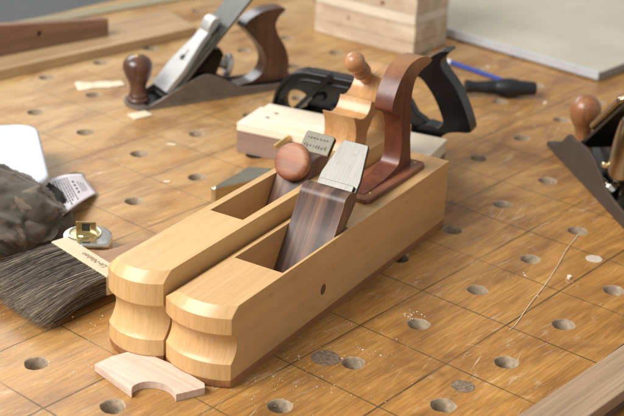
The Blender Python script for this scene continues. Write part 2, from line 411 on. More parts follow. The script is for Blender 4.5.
# --- nearer plane
P1 = thing('wooden_plane', 'nearer wooden hand plane with broad bright iron, striped rosewood wedge and dark red handle', 'hand plane', (OX, OY, 0), ANG)
W, WT, H = 67., 55., 75.
mb = MB(); mb.loft(nose_loops(W, WT, H, 10.5, 51, 66.5, 24, 7.5, 6.2, 400))
slot = MB(); slot.prism([(80, 100), (80, 75), (113, 8.6), (133.5, 8.6), (194, 75), (216.5, 100)], 'y', 2.6, 52.6)
hole = MB(); hole.prism(circ(147.5, 31, 4.6, 28, 5.4), 'y', -5, 2)
body = mb.build('body', M_beech2, P1, bevel=.35, smooth=20, cut=[slot, hole])
MB().loft(sole_loops(W, 10.5, 400)).build('sole_plate', M_sole, body)
MB().prism(circ(147.5, 31, 4.5, 28, 5.3), 'y', .3, 1.9).build('side_plug', M_darkwood, body)
wedge_pts = [(128, 9), (146, 39), (169, 76), (183, 99)] + [(183 + 12 - 12 * math.cos(t) * 1.0, 99.5 + 9.5 * math.sin(t)) for t in [R(a) for a in (15, 35, 55, 75, 95, 115, 135, 150)]] + [(207.2, 98), (187, 75.5), (128.5, 10)]
MB().prism(wedge_pts, 'y', 3.4, 51.8).build('wedge', M_rose, P1, bevel=1.6, segs=3)
def iron_mesh(base, outline, ang, th):
    u = (math.cos(R(ang)), 0, math.sin(R(ang))); nrm = (-math.sin(R(ang)), 0, math.cos(R(ang)))
    m_ = MB(); m_.gprism(outline, base, u, (0, 1, 0), nrm, -th, 0); return m_
iron_mesh((127.6, 0, 8.5), [(0, 8), (138, 8), (172, 14), (174, 15), (174, 41), (172, 42), (138, 50), (0, 50)], 48, 4.2).build('iron', M_iron, P1, bevel=.4)
iron_mesh((127.6, 0, 8.5), [(117, 10), (131, 10), (131, 47), (117, 47)], 48, -3.6).build('cap_iron', M_iron, P1, bevel=.5)
tote = cr2([(254, 80.5), (278, 81.5), (297, 83.5), (310, 87.5), (317, 95), (319.5, 108), (318, 126), (313, 141), (305, 147.5), (296, 151), (293, 157), (297, 170), (308, 184), (322, 193), (338, 196), (354, 195), (368, 190.5), (373, 186), (364, 183.5), (350, 181), (339, 174), (334, 160), (334, 140), (338, 112), (342, 92), (345, 80)], 5)
tl = [(a + 12 * min(1, max(.5, (z - 80) / 10)), z - 2 * min(1, max(0, (z - 82) / 8))) for a, z in tote]
MB().prism(tl, 'y', 23, 43).build('handle', M_bubinga, P1, bevel=5.5, segs=4, smooth=50)
MB().prism([(254, 12), (366, 12), (371, 16), (371, 50), (366, 54), (254, 54), (248, 50), (248, 16)], 'z', 75, 80.2).build('handle_base', M_bubinga_x, P1, bevel=1.8, segs=3)
for xx, yy in ((266, 19), (362, 22)):
    MB().lathe([(0, 2.6), (.5, 2.5), (.8, 1.8)], (xx, yy, 80.1), n=18).build('screw', M_brass, P1)

# --- taller plane behind it
P2 = thing('wooden_plane', 'taller wooden hand plane behind, with round reddish knob on its wedge and stepped pale handle', 'hand plane', (OX - 69.6 * sa, OY + 69.6 * ca, 0), ANG)
W2, WT2, H2 = 59., 51.5, 86.
mb = MB(); mb.loft(nose_loops(W2, WT2, H2, 11.5, 56, 77, 24, 7.5, 6.2, 446))
slot = MB(); slot.prism([(129, 110), (129, 86), (180, 8.6), (209, 8.6), (279, 86), (302, 110)], 'y', 8, 44.3)
body2 = mb.build('body', M_beech, P2, bevel=.35, smooth=20, cut=[slot])
MB().loft(sole_loops(W2, 11.5, 446)).build('sole_plate', M_sole, body2)
MB().prism([(194, 9), (241, 86), (247, 96), (251, 101), (258, 104.5), (268, 104), (284, 98), (272, 86.5), (203, 10)], 'y', 8.6, 43.7).build('wedge', M_rose, P2, bevel=1.4, segs=3)
iron_mesh((201.8, 0, 8.5), [(0, 10.5), (140, 10.5), (142, 12), (142, 42), (140, 43.5), (0, 43.5)], 48.3, 5.5).build('iron', M_iron2, P2, bevel=.4)
# two rows of worn stamped marks near the top of that iron
u = Vector((math.cos(R(48.3)), 0, math.sin(R(48.3)))); nv = Vector((-math.sin(R(48.3)), 0, math.cos(R(48.3))))
mb = MB(); rr = random.Random(5)
for s0, h_, y0, y1 in ((134, 3.0, 16, 40), (124.5, 5.0, 15, 40)):
    y = y0
    while y < y1:
        w_ = rr.uniform(1.2, 2.4)
        for kk in range(2):
            a, b_ = rr.uniform(0, h_ * .4), rr.uniform(h_ * .6, h_)
            mb.gprism([(s0 + a, y + kk * w_ * .7), (s0 + b_, y + kk * w_ * .7), (s0 + b_, y + kk * w_ * .7 + .6), (s0 + a, y + kk * w_ * .7 + .6)], (201.8, 0, 8.5), u, (0, 1, 0), nv, -.2, .12)
        mb.gprism([(s0 + h_ * .45, y), (s0 + h_ * .45 + .6, y), (s0 + h_ * .45 + .6, y + w_), (s0 + h_ * .45, y + w_)], (201.8, 0, 8.5), u, (0, 1, 0), nv, -.2, .12)
        y += w_ + 1.6
mb.lathe([(-.2, 1.1), (.15, 1.0)], Vector((201.8, 26, 8.5)) + u * 119, nv, 12)
mb.build('stamped_marks', M_dark, P2, smooth=0)
MB().lathe([(-6, 10), (1, 10), (1.5, 17.2), (3, 18.6), (6, 19.1), (9.5, 18.8), (11.6, 17.2), (12.5, 14.5), (12.7, 9), (12.3, 0)], (248, 26, 98), (-.848, 0, .53), 56).build('strike_knob', M_cherrydisc, P2, smooth=60)
step = [(324.5, 86), (330, 93), (333.3, 103), (332.6, 114), (327, 127), (332, 125.2), (340, 121.5), (348, 120.2), (355, 122), (360, 127), (362.5, 134.5), (368, 132.2), (376, 132), (384, 135.5), (390, 142.5), (393, 151.5), (405, 155), (425, 156), (438, 151), (444, 138), (445, 86), (412, 86), (411, 102), (402, 114), (386, 119.5), (369, 115.5), (358, 102), (355, 86)]
MB().prism(step, 'y', 7, 45).build('stepped_handle', M_tote2, P2, bevel=.7, smooth=30)
kd = Vector((-28, 0, 24)).normalized()
sph = [(33 + 11.2 * math.cos(t), 11.2 * math.sin(t)) for t in [R(a) for a in (145, 130, 110, 90, 70, 50, 30, 15, 5, 0)]]
MB().lathe([(-14, 7.5), (0, 7.6), (5, 8.2), (8, 9.4), (10, 10), (11.6, 9.4), (12.2, 7.6), (13.4, 7.6), (14.2, 9.6), (16.4, 10), (18.2, 9.4), (19, 7.4), (21.5, 7)] + sph, (389.5, 31, 150), kd, 40).build('turned_knob', M_knob, P2, smooth=60)

# ------------------------------------------------------------------ polished metal tool lying behind the taller plane
pl = [(43, 306), (47, 311.5), (80, 319), (114, 321), (128, 300), (116, 283), (96, 288)]
pl = [(43, 304), (45, 309), (114, 321), (129, 300), (122, 283)]
o = MB(); o.prism(pl, 'z', 0, 28)
T = thing('polished_steel_tool', 'polished steel tapered block lying behind the taller wooden plane', 'tool', (80, 300, 0))
def sh(P): return [(x - 80, y - 300) for x, y in P]
MB().prism(sh(pl), 'z', 0, 27.5).build('body', M_bluesteel, T, bevel=1.8, segs=3)
MB().prism(sh([(40.6, 303.2), (43.2, 302.6), (45.4, 310), (42.4, 309.4)]), 'z', 0, 27).build('end_plate', M_chrome, T, bevel=.8)

# ------------------------------------------------------------------ notched offcut under the noses
out = [(-262, 147), (-268.5, 94)] + [(x, y) for x, y in cr2([(-266, 96.5), (-262, 98.5), (-254, 98), (-247, 93), (-243, 85), (-242, 78), (-244.5, 69)], 5, False)] + [(-247, 64.5), (-223, 55), (-218.5, 60), (-216, 100), (-220, 140), (-242, 146)]
ow = MB().prism(sh(out), 'z', .2, 7.2)
o = ow.build('notched_offcut', M_spacer, bevel=.3, loc=(80, 300, 0))
tag(o, 'thin pale wood offcut with a half-round notch, lying before the two plane noses', 'wood offcut')

# ------------------------------------------------------------------ dusting brush
BR = thing('bench_brush', 'flat bench brush with grey-black bristles and pale stamped wooden block beside the plane nose', 'brush', (-172, 273, 0), -6.6)
MB().box(0, 19, -46, 47, 9, 30).build('block', M_brushwood, BR, bevel=1.6, segs=3)
hd = bpy.data.objects['block']
hs = cr2([(22.2, -36), (32, -33), (44, -22), (60, -18.5), (86, -18.5), (115, -22), (140, -27), (158, -22), (166, 0), (158, 22), (140, 28), (115, 23), (86, 20), (60, 20), (44, 23), (32, 34), (22.2, 37)], 4, False)
MB().loft([[(x, y, 4) for x, y in hs], [(x, y, 17) for x, y in hs]]).build('handle', M_walnutlight, BR, bevel=3, segs=3)
cu = bpy.data.curves.new('lettering', 'FONT'); cu.body = 'Lie-Nielsen'; cu.size = .0082; cu.shear = .25; cu.extrude = .00008; cu.align_x = 'CENTER'; cu.align_y = 'CENTER'
tmp = bpy.data.objects.new('lettering', cu); COL.objects.link(tmp); bpy.context.view_layer.update()
me = bpy.data.meshes.new_from_object(tmp.evaluated_get(bpy.context.evaluated_depsgraph_get())); bpy.data.objects.remove(tmp)
lt = bpy.data.objects.new('lettering', me); COL.objects.link(lt); me.materials.append(M_stamp)
lt.parent = hd; lt.location = (.0098, -.012, .0301); lt.rotation_euler = (0, 0, R(90))
def bristle_mat():
    m, nt, b = new_mat('horsehair')
    a = nd(nt, 'ShaderNodeAttribute', attribute_name='tone')
    col = ramp(nt, a.outputs['Fac'], [(0, (.03, .026, .023)), (.35, (.105, .09, .076)), (.65, (.24, .205, .165)), (1, (.55, .46, .33))])
    nt.links.new(col, b.inputs['Base Color']); b.inputs['Roughness'].default_value = .7; b.inputs['Specular IOR Level'].default_value = .3
    return m
bm = bmesh.new(); lay = bm.verts.layers.float.new('tone'); rb = random.Random(3)
for k in range(6500):
    y0 = rb.uniform(-45, 45); z0 = 10 + 19 * rb.random() ** .6
    clump = mnoise.noise(Vector((y0 * .16, z0 * .15, 0)))
    L_ = rb.uniform(66, 82) + 5 * clump
    tz = (z0 - 4) * rb.uniform(.55, 1.0) * .82 + rb.uniform(.3, 3)
    ty = y0 * 1.12 + rb.gauss(0, 3.8) + 8 * clump - 3 + (rb.gauss(0, 9) if rb.random() < .06 else 0)
    P0 = Vector((.6, y0, z0)); P3 = Vector((-L_, ty, max(tz, .5)))
    P1_ = P0 + Vector((-L_ * .4, (ty - y0) * .15 + rb.gauss(0, .8), 2.0 + rb.gauss(0, .6)))
    P2_ = P0.lerp(P3, .75) + Vector((0, rb.gauss(0, 1.2), 1.2))
    t_ = min(1, max(0, rb.betavariate(1.5, 1.9) + .16 * clump)); prev = None; w0 = rb.uniform(.15, .32)
    sd = Vector((0, 1, rb.uniform(-.8, .8))).normalized(); up = Vector((.0, -sd.z, sd.y))
    for i in range(6):
        s = i / 5; c = P0 * (1 - s) ** 3 + P1_ * 3 * s * (1 - s) ** 2 + P2_ * 3 * s * s * (1 - s) + P3 * s ** 3
        w_ = w0 * (1 - .75 * s)
        ring = [bm.verts.new(c + sd * w_), bm.verts.new(c - sd * w_ * .5 + up * w_ * .87), bm.verts.new(c - sd * w_ * .5 - up * w_ * .87)]
        for v in ring: v[lay] = min(1, t_ + .25 * s * s)
        if prev:
            for q in range(3): bm.faces.new((prev[q], prev[(q + 1) % 3], ring[(q + 1) % 3], ring[q]))
        prev = ring
mb = MB(); mb.bm.free(); mb.bm = bm
o = mb.build('bristles', bristle_mat(), BR, smooth=60, fix=False)
MB().loft([[(x, y * (1 - x * .0012), z) for y, z in ((-42, max(7 + x * .09, .6)), (42, max(7 + x * .09, .6)), (40, 23 + x * .24), (-40, 23 + x * .24))] for x in (1, -20, -40, -58)]).build('bristle_core', M_dark, BR)

# ------------------------------------------------------------------ tape measure
TP = thing('tape_measure', 'small chrome tape measure with upright clip, beside the brush block', 'tape measure', (-121, 321, 0), -49)
case = [(25, -20), (25, -6)] + [(25 * math.cos(R(a)), 2 + 24 * math.sin(R(a))) for a in range(4, 262, 7)] + [(0, -21.5)]
cs = MB().prism(case, 'z', 0, 21).build('case', M_chrome, TP, bevel=3, segs=4)
MB().lathe([(0, 17), (1.2, 17), (1.6, 16), (1.2, 14.6), (.5, 14), (.5, 9), (1.3, 8.4), (1.3, 0)], (-2, 3, 20.9), n=40).build('dial_ring', M_gold, cs)
MB().prism([(-9, 22), (9, 22), (9, 23), (-9, 23)], 'z', 0, 0.5)
MB().prism([(-10, 18.9), (10, 18.9), (10, 36), (-10, 36)], 'y', -2, -1.0).build('belt_clip', M_gold, TP, bevel=.4, cut=[MB().prism([(-4, 26), (4, 26), (4, 34), (-4, 34)], 'y', -4, 2)])
MB().prism([(-4.4, 25.6), (4.4, 25.6), (4.4, 34.4), (-4.4, 34.4)], 'y', -.95, -.4).build('clip_hole_shade', M_dark, TP)  # dark plate behind the clip's hole, standing in for the shade in it
MB().prism([(-10, 18.9), (10, 18.9), (9, 20.6), (-9, 20.6)], 'y', -14, -1.5).build('clip_foot', M_gold, TP, bevel=.5)
MB().prism([(24, 3), (27, 3), (27, 13), (24, 13)], 'y', -20.5, -19.5).build('tape_hook', M_chrome, TP, bevel=.3)

# ------------------------------------------------------------------ camouflage bundle with its care label
def camo():
    m, nt, b = new_mat('camouflage_cloth')
    a = nz(nt, coords(nt, (16, 20, 24), (1, 2, 3)), 1, 3, .5, 1.0); c_ = nz(nt, coords(nt, (20, 18, 24), (7, 2, 5)), 1, 3, .5, 1.2)
    d = nz(nt, coords(nt, (26, 28, 26), (3, 8, 1)), 1, 3, .5, 1.5)
    col = mixc(nt, ramp(nt, a, [(.49, g(0)), (.52, g(1))]), (.085, .067, .046), (.060, .051, .034))
    col = mixc(nt, ramp(nt, c_, [(.53, g(0)), (.56, g(1))]), col, (.105, .082, .056))
    col = mixc(nt, ramp(nt, d, [(.60, g(0)), (.63, g(1))]), col, (.14, .11, .08))
    col = mixc(nt, ramp(nt, d, [(.33, g(1)), (.36, g(0))]), col, (.06, .051, .038))
    nt.links.new(col, b.inputs['Base Color']); b.inputs['Roughness'].default_value = .9
    w = nz(nt, coords(nt, (1200, 1200, 1200)), 1, 2); w2 = nz(nt, coords(nt, (60, 60, 60)), 1, 4)
    bp = nd(nt, 'ShaderNodeBump', {'Strength': .5, 'Distance': .0012, 'Height': math_(nt, 'ADD', math_(nt, 'MULTIPLY', w, .2), w2)})
    nt.links.new(bp.outputs[0], b.inputs['Normal']); b.inputs['Sheen Weight'].default_value = .2
    return m
M_camo = camo()
M_pocket = plain('dark_pocket_mesh', (.028, .024, .02), .95, .4, 120, .6)
CL = thing('camouflage_cloth', 'crumpled camouflage cloth bundle with white care label, beside white tub', 'cloth', (-160, 424, 0))
bm = bmesh.new(); NU, NV = 150, 80; grid = []
def fold(th, ph):
    x, y, z = math.cos(th) * math.sin(ph), math.sin(th) * math.sin(ph), math.cos(ph)
    p = Vector((x, y, z))
    pw = p * 1.5 + Vector((3, 1, 2)); q = p + .30 * Vector((mnoise.noise(pw), mnoise.noise(pw + Vector((17.3, 4.1, 9.7))), mnoise.noise(pw + Vector((5.9, 23.7, 31.1)))))
    s = 1 + .16 * mnoise.noise(p * 1.7 + Vector((5, 0, 1)))
    t = q.x * .35 - q.y * .85 + q.z * 1.0
    ridge = 1 - abs(mnoise.noise(Vector((t * 3.0, (q.x * .8 + q.y * .4) * .8, 7)))) * 2
    ridge2 = 1 - abs(mnoise.noise(Vector((t * 2.1 + 4, (q.x * .6 + q.y * .8) * 1.9, 1)))) * 2
    s += .24 * max(ridge, -.35) + .15 * ridge2 + .10 * max(0, 1 - abs(mnoise.noise(Vector((t * 6.5, (q.x * .8 + q.y * .4) * 1.2, 3)))) * 3) ** 2 * .6 + .025 * mnoise.noise(p * 8)
    return s * x, s * y, s * z
for j in range(NV + 1):
    row = []
    for i in range(NU):
        x, y, z = fold(2 * math.pi * i / NU, math.pi * (j + .001) / (NV + .002))
        zz = z * 34 + 21 - x * 9 + y * 4
        zz = max(zz, .6 + .4 * z)
        row.append(bm.verts.new((x * 60, y * 56, zz)))
    grid.append(row)
for j in range(NV):
    for i in range(NU): bm.faces.new((grid[j][i], grid[j][(i + 1) % NU], grid[j + 1][(i + 1) % NU], grid[j + 1][i]))
mb = MB(); mb.bm.free(); mb.bm = bm
mb.build('folded_cloth', M_camo, CL, smooth=80)
# a rolled hem and a loose fold on the side towards the bench
def roll(name, mat, specs):
  mb = MB()
  for pts_, r0 in specs:
      path = cr(pts_, 8, False); loops = []
      A = None
      for i, p in enumerate(path):
          d = (path[min(i + 1, len(path) - 1)] - path[max(i - 1, 0)]).normalized()
          if A is None: A = d.orthogonal().normalized()
          A = (A - d * A.dot(d)).normalized(); B = d.cross(A); e = min(1, .35 + 3 * min(i, len(path) - 1 - i) / len(path)); l = []
          for k in range(26):
              t = 2 * math.pi * k / 26
              rad = r0 * e * (1 + .28 * mnoise.noise(Vector((math.cos(t) * 1.5, math.sin(t) * 1.5, i * .22 + r0))) + .12 * mnoise.noise(Vector((math.cos(t) * 4, math.sin(t) * 4, i * .3))))
              c = p + (A * math.cos(t) + B * math.sin(t)) * rad; c.z = max(c.z, .5); l.append(c)
          loops.append(l)
      mb.loft(loops)

  mb.build(name, mat, CL, smooth=80)
roll('cloth_roll', M_camo, (([(-60, -44, 14), (-30, -54, 18), (10, -52, 17), (40, -38, 13), (60, -18, 9)], 14), ([(-55, 5, 48), (-15, -8, 52), (25, 4, 42), (52, 16, 26)], 13)))
roll('dark_pocket', M_pocket, (([(40, 44, 14), (62, 30, 20), (72, 4, 19), (66, -22, 12), (50, -42, 9)], 15),))  # pocket of dark mesh; its deep shade is in the near-black colour too
A_, B_, C_, D_ = Vector((-76, 441, 27)), Vector((-112, 372, 20)), Vector((-10, 457, 12)), Vector((-19, 423, 3))
def lab(u_, v_, up=0):
    p = A_.lerp(B_, v_).lerp(C_.lerp(D_, v_), u_)
    p = p + Vector((0, 0, 3.5 * math.sin(math.pi * u_) * (1 - .5 * v_) - 1 * math.sin(math.pi * v_) * u_ + up))
    return p - Vector((-160, 424, 0))
mb = MB(); n = 14
v0 = [[mb.bm.verts.new(lab(i / n, j / n)) for j in range(n + 1)] for i in range(n + 1)]
for i in range(n):
    for j in range(n): mb.bm.faces.new((v0[i][j], v0[i + 1][j], v0[i + 1][j + 1], v0[i][j + 1]))
tg = mb.build('care_label', M_label, CL, smooth=60)
md = tg.modifiers.new('t', 'SOLIDIFY'); md.thickness = .0003; md.offset = -1
mb = MB(); rr = random.Random(8)
def dash(u0, u1, va, vb):
    k = 3
    for q in range(k):
        a = va + (vb - va) * q / k; b_ = va + (vb - va) * (q + 1) / k
        mb.bm.faces.new([mb.bm.verts.new(lab(u_, v_, .22)) for u_, v_ in ((u0, a), (u1, a), (u1, b_), (u0, b_))])
for r_ in range(7):
    u0 = .16 + r_ * .058; v = .1
    while v < .86 - .05 * (r_ % 3):
        w_ = rr.uniform(.025, .075); dash(u0, u0 + .024, v, v + w_); v += w_ + .022
for r_ in range(3):
    u0 = .72 + r_ * .055; v = .3 + .05 * r_
    while v < .68: w_ = rr.uniform(.03, .07); dash(u0, u0 + .02, v, v + w_); v += w_ + .022
for v in (.25, .38, .51, .64): dash(.60, .65, v, v + .06)
mb.build('label_print', M_ink, tg, smooth=0, fix=False)

# ------------------------------------------------------------------ white tub
t55 = -124
TB = thing('white_tub', 'white plastic tub with rounded corners behind the camouflage cloth', 'tub', (4, 552, 0), t55)
def rrect(x0, x1, y0, y1, r, n=8):
    out = []
    for cx, cy, a0 in ((x1 - r, y1 - r, 0), (x0 + r, y1 - r, 90), (x0 + r, y0 + r, 180), (x1 - r, y0 + r, 270)):
        out += [(cx + r * math.cos(R(a0 + 90 * k / n)), cy + r * math.sin(R(a0 + 90 * k / n))) for k in range(n + 1)]
    return out
lp = []
for z, i in ((0, 7), (2, 5.5), (34, 1.6), (36, 1.4), (36.2, 0), (40, 0), (42, .8), (43, 3), (43, 6), (41.6, 8), (41.4, 30)):
    lp.append([(x, y, z) for x, y in rrect(i, 175 - i, -150 + i, -i, max(24 - i * .5, 6))])
MB().loft(lp).build('tub', M_white, TB, smooth=50)

# ------------------------------------------------------------------ boards at the far left
BD = MB().prism([(-150, 0), (341, 0), (362, 98), (-150, 96)], 'z', .2, 14.2).build('oak_board', M_board, bevel=.8, loc=(139, 800, 0), rz=-5.3)
tag(BD, 'pale flat board lying under the tapered brown board at the far left', 'board')
o = MB().prism([(-170, 0), (178, 0), (178, 25), (-170, 62)], 'y', 0, 16).build('tapered_board', M_walnut, bevel=.8, loc=(174, 846, 14.3), rz=-8.2, cut=[MB().prism(circ(64, 22, 3.6), 'y', -3, 9)])
tag(o, 'brown tapered board standing on edge on the pale flat board', 'board')
o = MB().box(-260, 330, 0, 28, .2, 3).build('thin_lath', M_lath, bevel=.6, loc=(400, 955, 0), rz=-9)
tag(o, 'thin greyish lath lying along the far edge of the bench', 'lath')

# ------------------------------------------------------------------ metal bench plane at the back left
P4 = thing('metal_plane', 'smoothing plane with silver lever cap, dark round knob and dark handle, at back left', 'hand plane', (193, 583, 0), -17.9)
toe = [(8, 0)] + [(0, 4), (-5, 12), (-8, 26), (-5, 40), (0, 48)] + [(8, 52), (228, 52), (236, 44), (238, 26), (236, 8), (228, 0)]
mb = MB(); mb.prism(toe, 'z', 0, 5.0)
chk = cr2([(2, 5.1), (15, 6.5), (34, 14), (62, 27), (84, 35), (97, 37), (114, 31), (133, 20), (149, 12.5), (178, 10), (226, 9)], 4, False) + [(232, 4), (4, .2), (1, 3)]
for a, b_ in ((0.05, 3.6), (48.4, 51.95)): mb.prism(chk, 'y', a, b_)
bd = mb.build('body', M_castside, P4, bevel=.5)
MB().prism([(10, 5.2), (226, 5.2), (226, 7), (150, 7.5), (118, 9), (60, 9), (36, 8), (10, 6.5)], 'y', 3.8, 48.2).build('japanned_bed', M_japan, bd, bevel=.5)
MB().prism([(52, 8), (62, 15), (112, 67), (118, 68), (124, 58), (112, 30), (128, 8)], 'y', 8, 44).build('frog', M_japan, P4, bevel=1)
MB().lathe([(3, 14), (6, 15), (8, 15), (9.5, 13.4), (10.4, 12), (11.6, 12.8), (13, 12.6), (15, 11), (21, 10.2), (28, 11.4), (34, 14), (41, 17.4), (48, 19.2), (55, 18.8), (60, 16.2), (64, 11), (66, 5), (66, 0)], (9, 27, 1), n=44).build('front_knob', M_darkwood, P4, smooth=60)
MB().lathe([(0, 4.2), (1.2, 3.6), (1.3, 0)], (9, 27, 66.6), n=20).build('knob_screw', M_brass, P4)
u4 = Vector((math.cos(R(46.5)), 0, math.sin(R(46.5)))); n4 = Vector((-math.sin(R(46.5)), 0, math.cos(R(46.5)))); B4 = Vector((40, 0, 15))
Y_ = (0, 1, 0)
mb = MB(); mb.gprism([(-6, 1), (176, 1), (180, 4), (180, 48), (176, 51), (-6, 51)], B4, u4, Y_, n4, -9, -5.5); mb.build('iron', M_iron, P4, bevel=.4)
mb = MB(); mb.gprism([(0, 3), (104, 3), (104, 49), (0, 49)], B4, u4, Y_, n4, -5.4, -2.6); mb.build('cap_iron', M_iron2, P4, bevel=.4)
lc = MB(); lc.gprism([(2, 6), (38, 5), (55, 8), (80, 14), (97, 15), (97, 37), (80, 38), (55, 44), (38, 47), (2, 46)], B4, u4, Y_, n4, -2.4, 5)
ky = MB(); ky.gprism(cr2([(48, 26), (51, 29.5), (55, 29.2), (57, 27.4), (64, 27.4), (64, 24.6), (57, 24.6), (55, 22.8), (51, 22.5)], 3), B4, u4, Y_, n4, -8, 9)
lcap = lc.build('lever_cap', M_lever, P4, bevel=1.6, segs=3, cut=[ky])
mb = MB(); mb.lathe([(-4, 3.8), (4.6, 3.8), (6.4, 3.2), (7, 0)], B4 + u4 * 52 + Vector((0, 26, 0)), n4, 22); mb.build('cap_screw', M_dark, lcap)
mb = MB(); mb.gprism(cr2([(96, 2), (100, 8), (112, 11), (120, 7), (121, 1), (112, -1), (98, -1.5)], 4), B4, u4, n4, Y_, 15, 37); mb.build('cam_lever', M_lever, lcap, bevel=2, segs=3)
mb = MB(); mb.lathe([(-5, 3), (-4.6, 12.5), (-3, 15), (2.6, 15), (3.4, 14), (3.4, 11), (2.4, 10), (2.4, 6), (20, 5)], (138, 24, 38), (-1, .25, .2), 36); mb.build('depth_wheel', M_lever, P4)
t4 = cr2([(152, 9), (172, 13), (186, 22), (192, 36), (188, 52), (176, 68), (163, 82), (158, 90), (166, 99), (182, 106), (200, 109.5), (216, 109), (220, 106), (211, 98), (206, 86), (212, 70), (222, 54), (228, 36), (228, 20), (226, 9)], 5)
MB().prism(t4, 'y', 16, 38).build('rear_handle', M_tote4, P4, bevel=6, segs=4, smooth=50)
o = MB().prism([(-15, -8), (12, -12), (16, 6), (-10, 11)], 'z', .2, 1.6).build('wood_chip', M_chip, bevel=.3, loc=(183, 575, 0)); tag(o, 'flat wood chip under the toe of the smoothing plane', 'wood chip')

# ------------------------------------------------------------------ stacked pale jig with brass pin
JG = thing('bench_jig', 'long stack of white boards on a brown base with a brass pin, behind wooden planes', 'jig', (184, 406, 0), -74)
MB().box(0, 240, 0, 63, .1, 27.8).build('base_board', M_purple, JG, bevel=.5)
MB().box(0.2, 240.4, -.6, 63, 28, 37.8).build('lower_board', M_maple, JG, bevel=.4)
MB().box(11, 241, 4, 63.4, 38, 44).build('upper_board', M_maple, JG, bevel=.4, cut=[MB().lathe([(-3, 1.8), (3.4, 1.8), (6.2, 3.6), (7, 3.7)], (31, 20, 38), n=20), MB().lathe([(-3, 1.8), (3.4, 1.8), (6.2, 3.6), (7, 3.7)], (34, 38, 38), n=20)])
for xx, yy in ((31, 20), (34, 38)): MB().lathe([(0, 2.3), (.6, 2.75), (.7, 0)], (xx, yy, 42.6), n=18).build('screw', M_dark, JG)  # dark discs, no screws: they paint the shade inside the drilled holes
MB().lathe([(0, 2.9), (44, 2.9), (45, 2.3), (45.2, 0)], (69.5, 8, 33), (-.02, -1, 0), 20).build('brass_pin', M_brass, JG)

# ------------------------------------------------------------------ black rabbet plane
pb = (.961, .276)
BP = thing('black_metal_plane', 'black enamelled skeleton metal plane with black open handle, behind the white boards', 'hand plane', (184 + 76 * pb[0], 406 + 76 * pb[1], 0), -74)
frm = [(10, 0), (10, 40), (13, 54), (19, 66), (27, 77), (37, 86), (49, 90.5), (62, 91.5), (110, 91), (150, 90), (176, 87), (188, 74), (196, 62), (206, 57), (216, 49), (224, 42), (226, 33), (214, 26), (204, 20), (204, 0)]
hole1 = MB().prism(cr2([(26, 40), (27, 54), (36, 62), (48, 62), (57, 55), (55, 46), (48, 40), (36, 32)], 4), 'y', -10, 30)
hole2 = MB().prism(circ(116, 52, 13, 24, 15), 'y', -10, 30)
hole3 = MB().prism(circ(160, 52, 14, 24, 17), 'y', -10, 30)
fb = MB().prism(frm, 'y', 0, 13).build('frame', M_japan, BP, bevel=2.2, segs=3, cut=[hole1, hole2, hole3])
mb = MB(); mb.tube(cr([(12, -1, 40), (16, -1, 56), (24, -1, 70), (35, -1, 81), (49, -1, 86.5), (62, -1, 87.5), (110, -1, 87), (150, -1, 86)], 5, False), 2.6, 12)
mb.tube(cr([(31, -.5, 66), (40, -.5, 74), (52, -.5, 78), (66, -.5, 78.5), (110, -.5, 78)], 5, False), 1.8, 12); mb.build('rib', M_japan, fb, smooth=70)
ub = Vector((.66, 0, .751)); vb = Vector((-.751, 0, .66))
mb = MB(); mb.gprism([(0, -3.2), (82, -3.2), (82, 3.2), (0, 3.2)], (34, 0, 30), ub, vb, Y_, -9, 1); mb.build('bridge', M_japan, fb, bevel=1.2)
mb = MB(); mb.gprism([(0, -5.4), (46, -5.4), (46, -3.3), (0, -3.3)], (33, 0, 30), ub, vb, Y_, -11, -2); mb.build('iron', M_iron, BP, bevel=.3)
for q in ((76, 62), (92, 50), (84, 40)):
    MB().lathe([(-2, 5.2), (3, 5), (5, 3.4), (5.4, 0)], (q[0], 0, q[1]), (0, -1, 0), 18).build('screw', M_japan, BP)
tt = [(150, 87), (156, 104), (170, 118), (186, 124), (196, 125), (203, 128), (210, 136), (219, 143), (229, 146), (231, 144), (223, 136), (222, 128), (229, 118), (242, 104), (255, 82), (265, 58), (263, 53.5), (251, 51.5), (238, 48), (229, 40), (224, 34), (210, 30), (200, 34), (200, 46), (208, 53), (217, 53), (226, 52), (231, 60), (226, 73), (219, 86), (210, 98), (198, 109), (184, 108), (174, 98), (172, 86)]
MB().prism(cr2(tt, 3), 'y', -5, 18).build('handle', M_japan, BP, bevel=7, segs=4, smooth=50)

# ------------------------------------------------------------------ laminated pine block
PB = thing('laminated_block', 'tall glued block of pale pine layers standing at the back edge of the tools', 'wood block', (644, 485, 0), 3)
M_pinec = wood('laminated_pine_pale', (.64, .54, .42), (.82, .73, .60), axis='Y', rough=.65, band=30, along=5, fib=380, fibamt=.12, dist=1.2, flat=.8)
z = 0.1
for k, h_ in enumerate((20, 27, 15, 30, 24, 36)):
    MB().box((0, .5, -.4, .3, 0, .2)[k], 90, (0, -.4, .5, 0, .3, 0)[k], 183, z, z + h_ - .5).build('pine_layer', (M_pineb, M_pineb, M_pinec)[k % 3], PB, bevel=.9); z += h_
for q, (yy, zz, r_) in enumerate(((60, 70, 4), (120, 34, 2.2))):
    MB().lathe([(-2, r_), (.35, r_ * .9), (.4, 0)], (0, yy, zz), (-1, .0, 0), 16).build('knot', M_walnut, PB)

# ------------------------------------------------------------------ metal-edged panel
PN = thing('edged_panel', 'large olive-grey panel with bright metal edge lying at the back right', 'panel', (752, 237, 0), -2.3)
MB().box(2.5, 460, 2.5, 640, 0.5, 12.6).build('panel', M_panel, PN, bevel=.3)
MB().box(-1.5, 2.4, 0, 640, 3.5, 15.5).build('edge_strip', M_alu, PN, bevel=.5)
MB().prism([(0, -.2), (460, -.2), (460, 2.3), (2.6, 2.3)], 'z', 1, 13).build('side_strip', M_greyside, PN, bevel=.4)

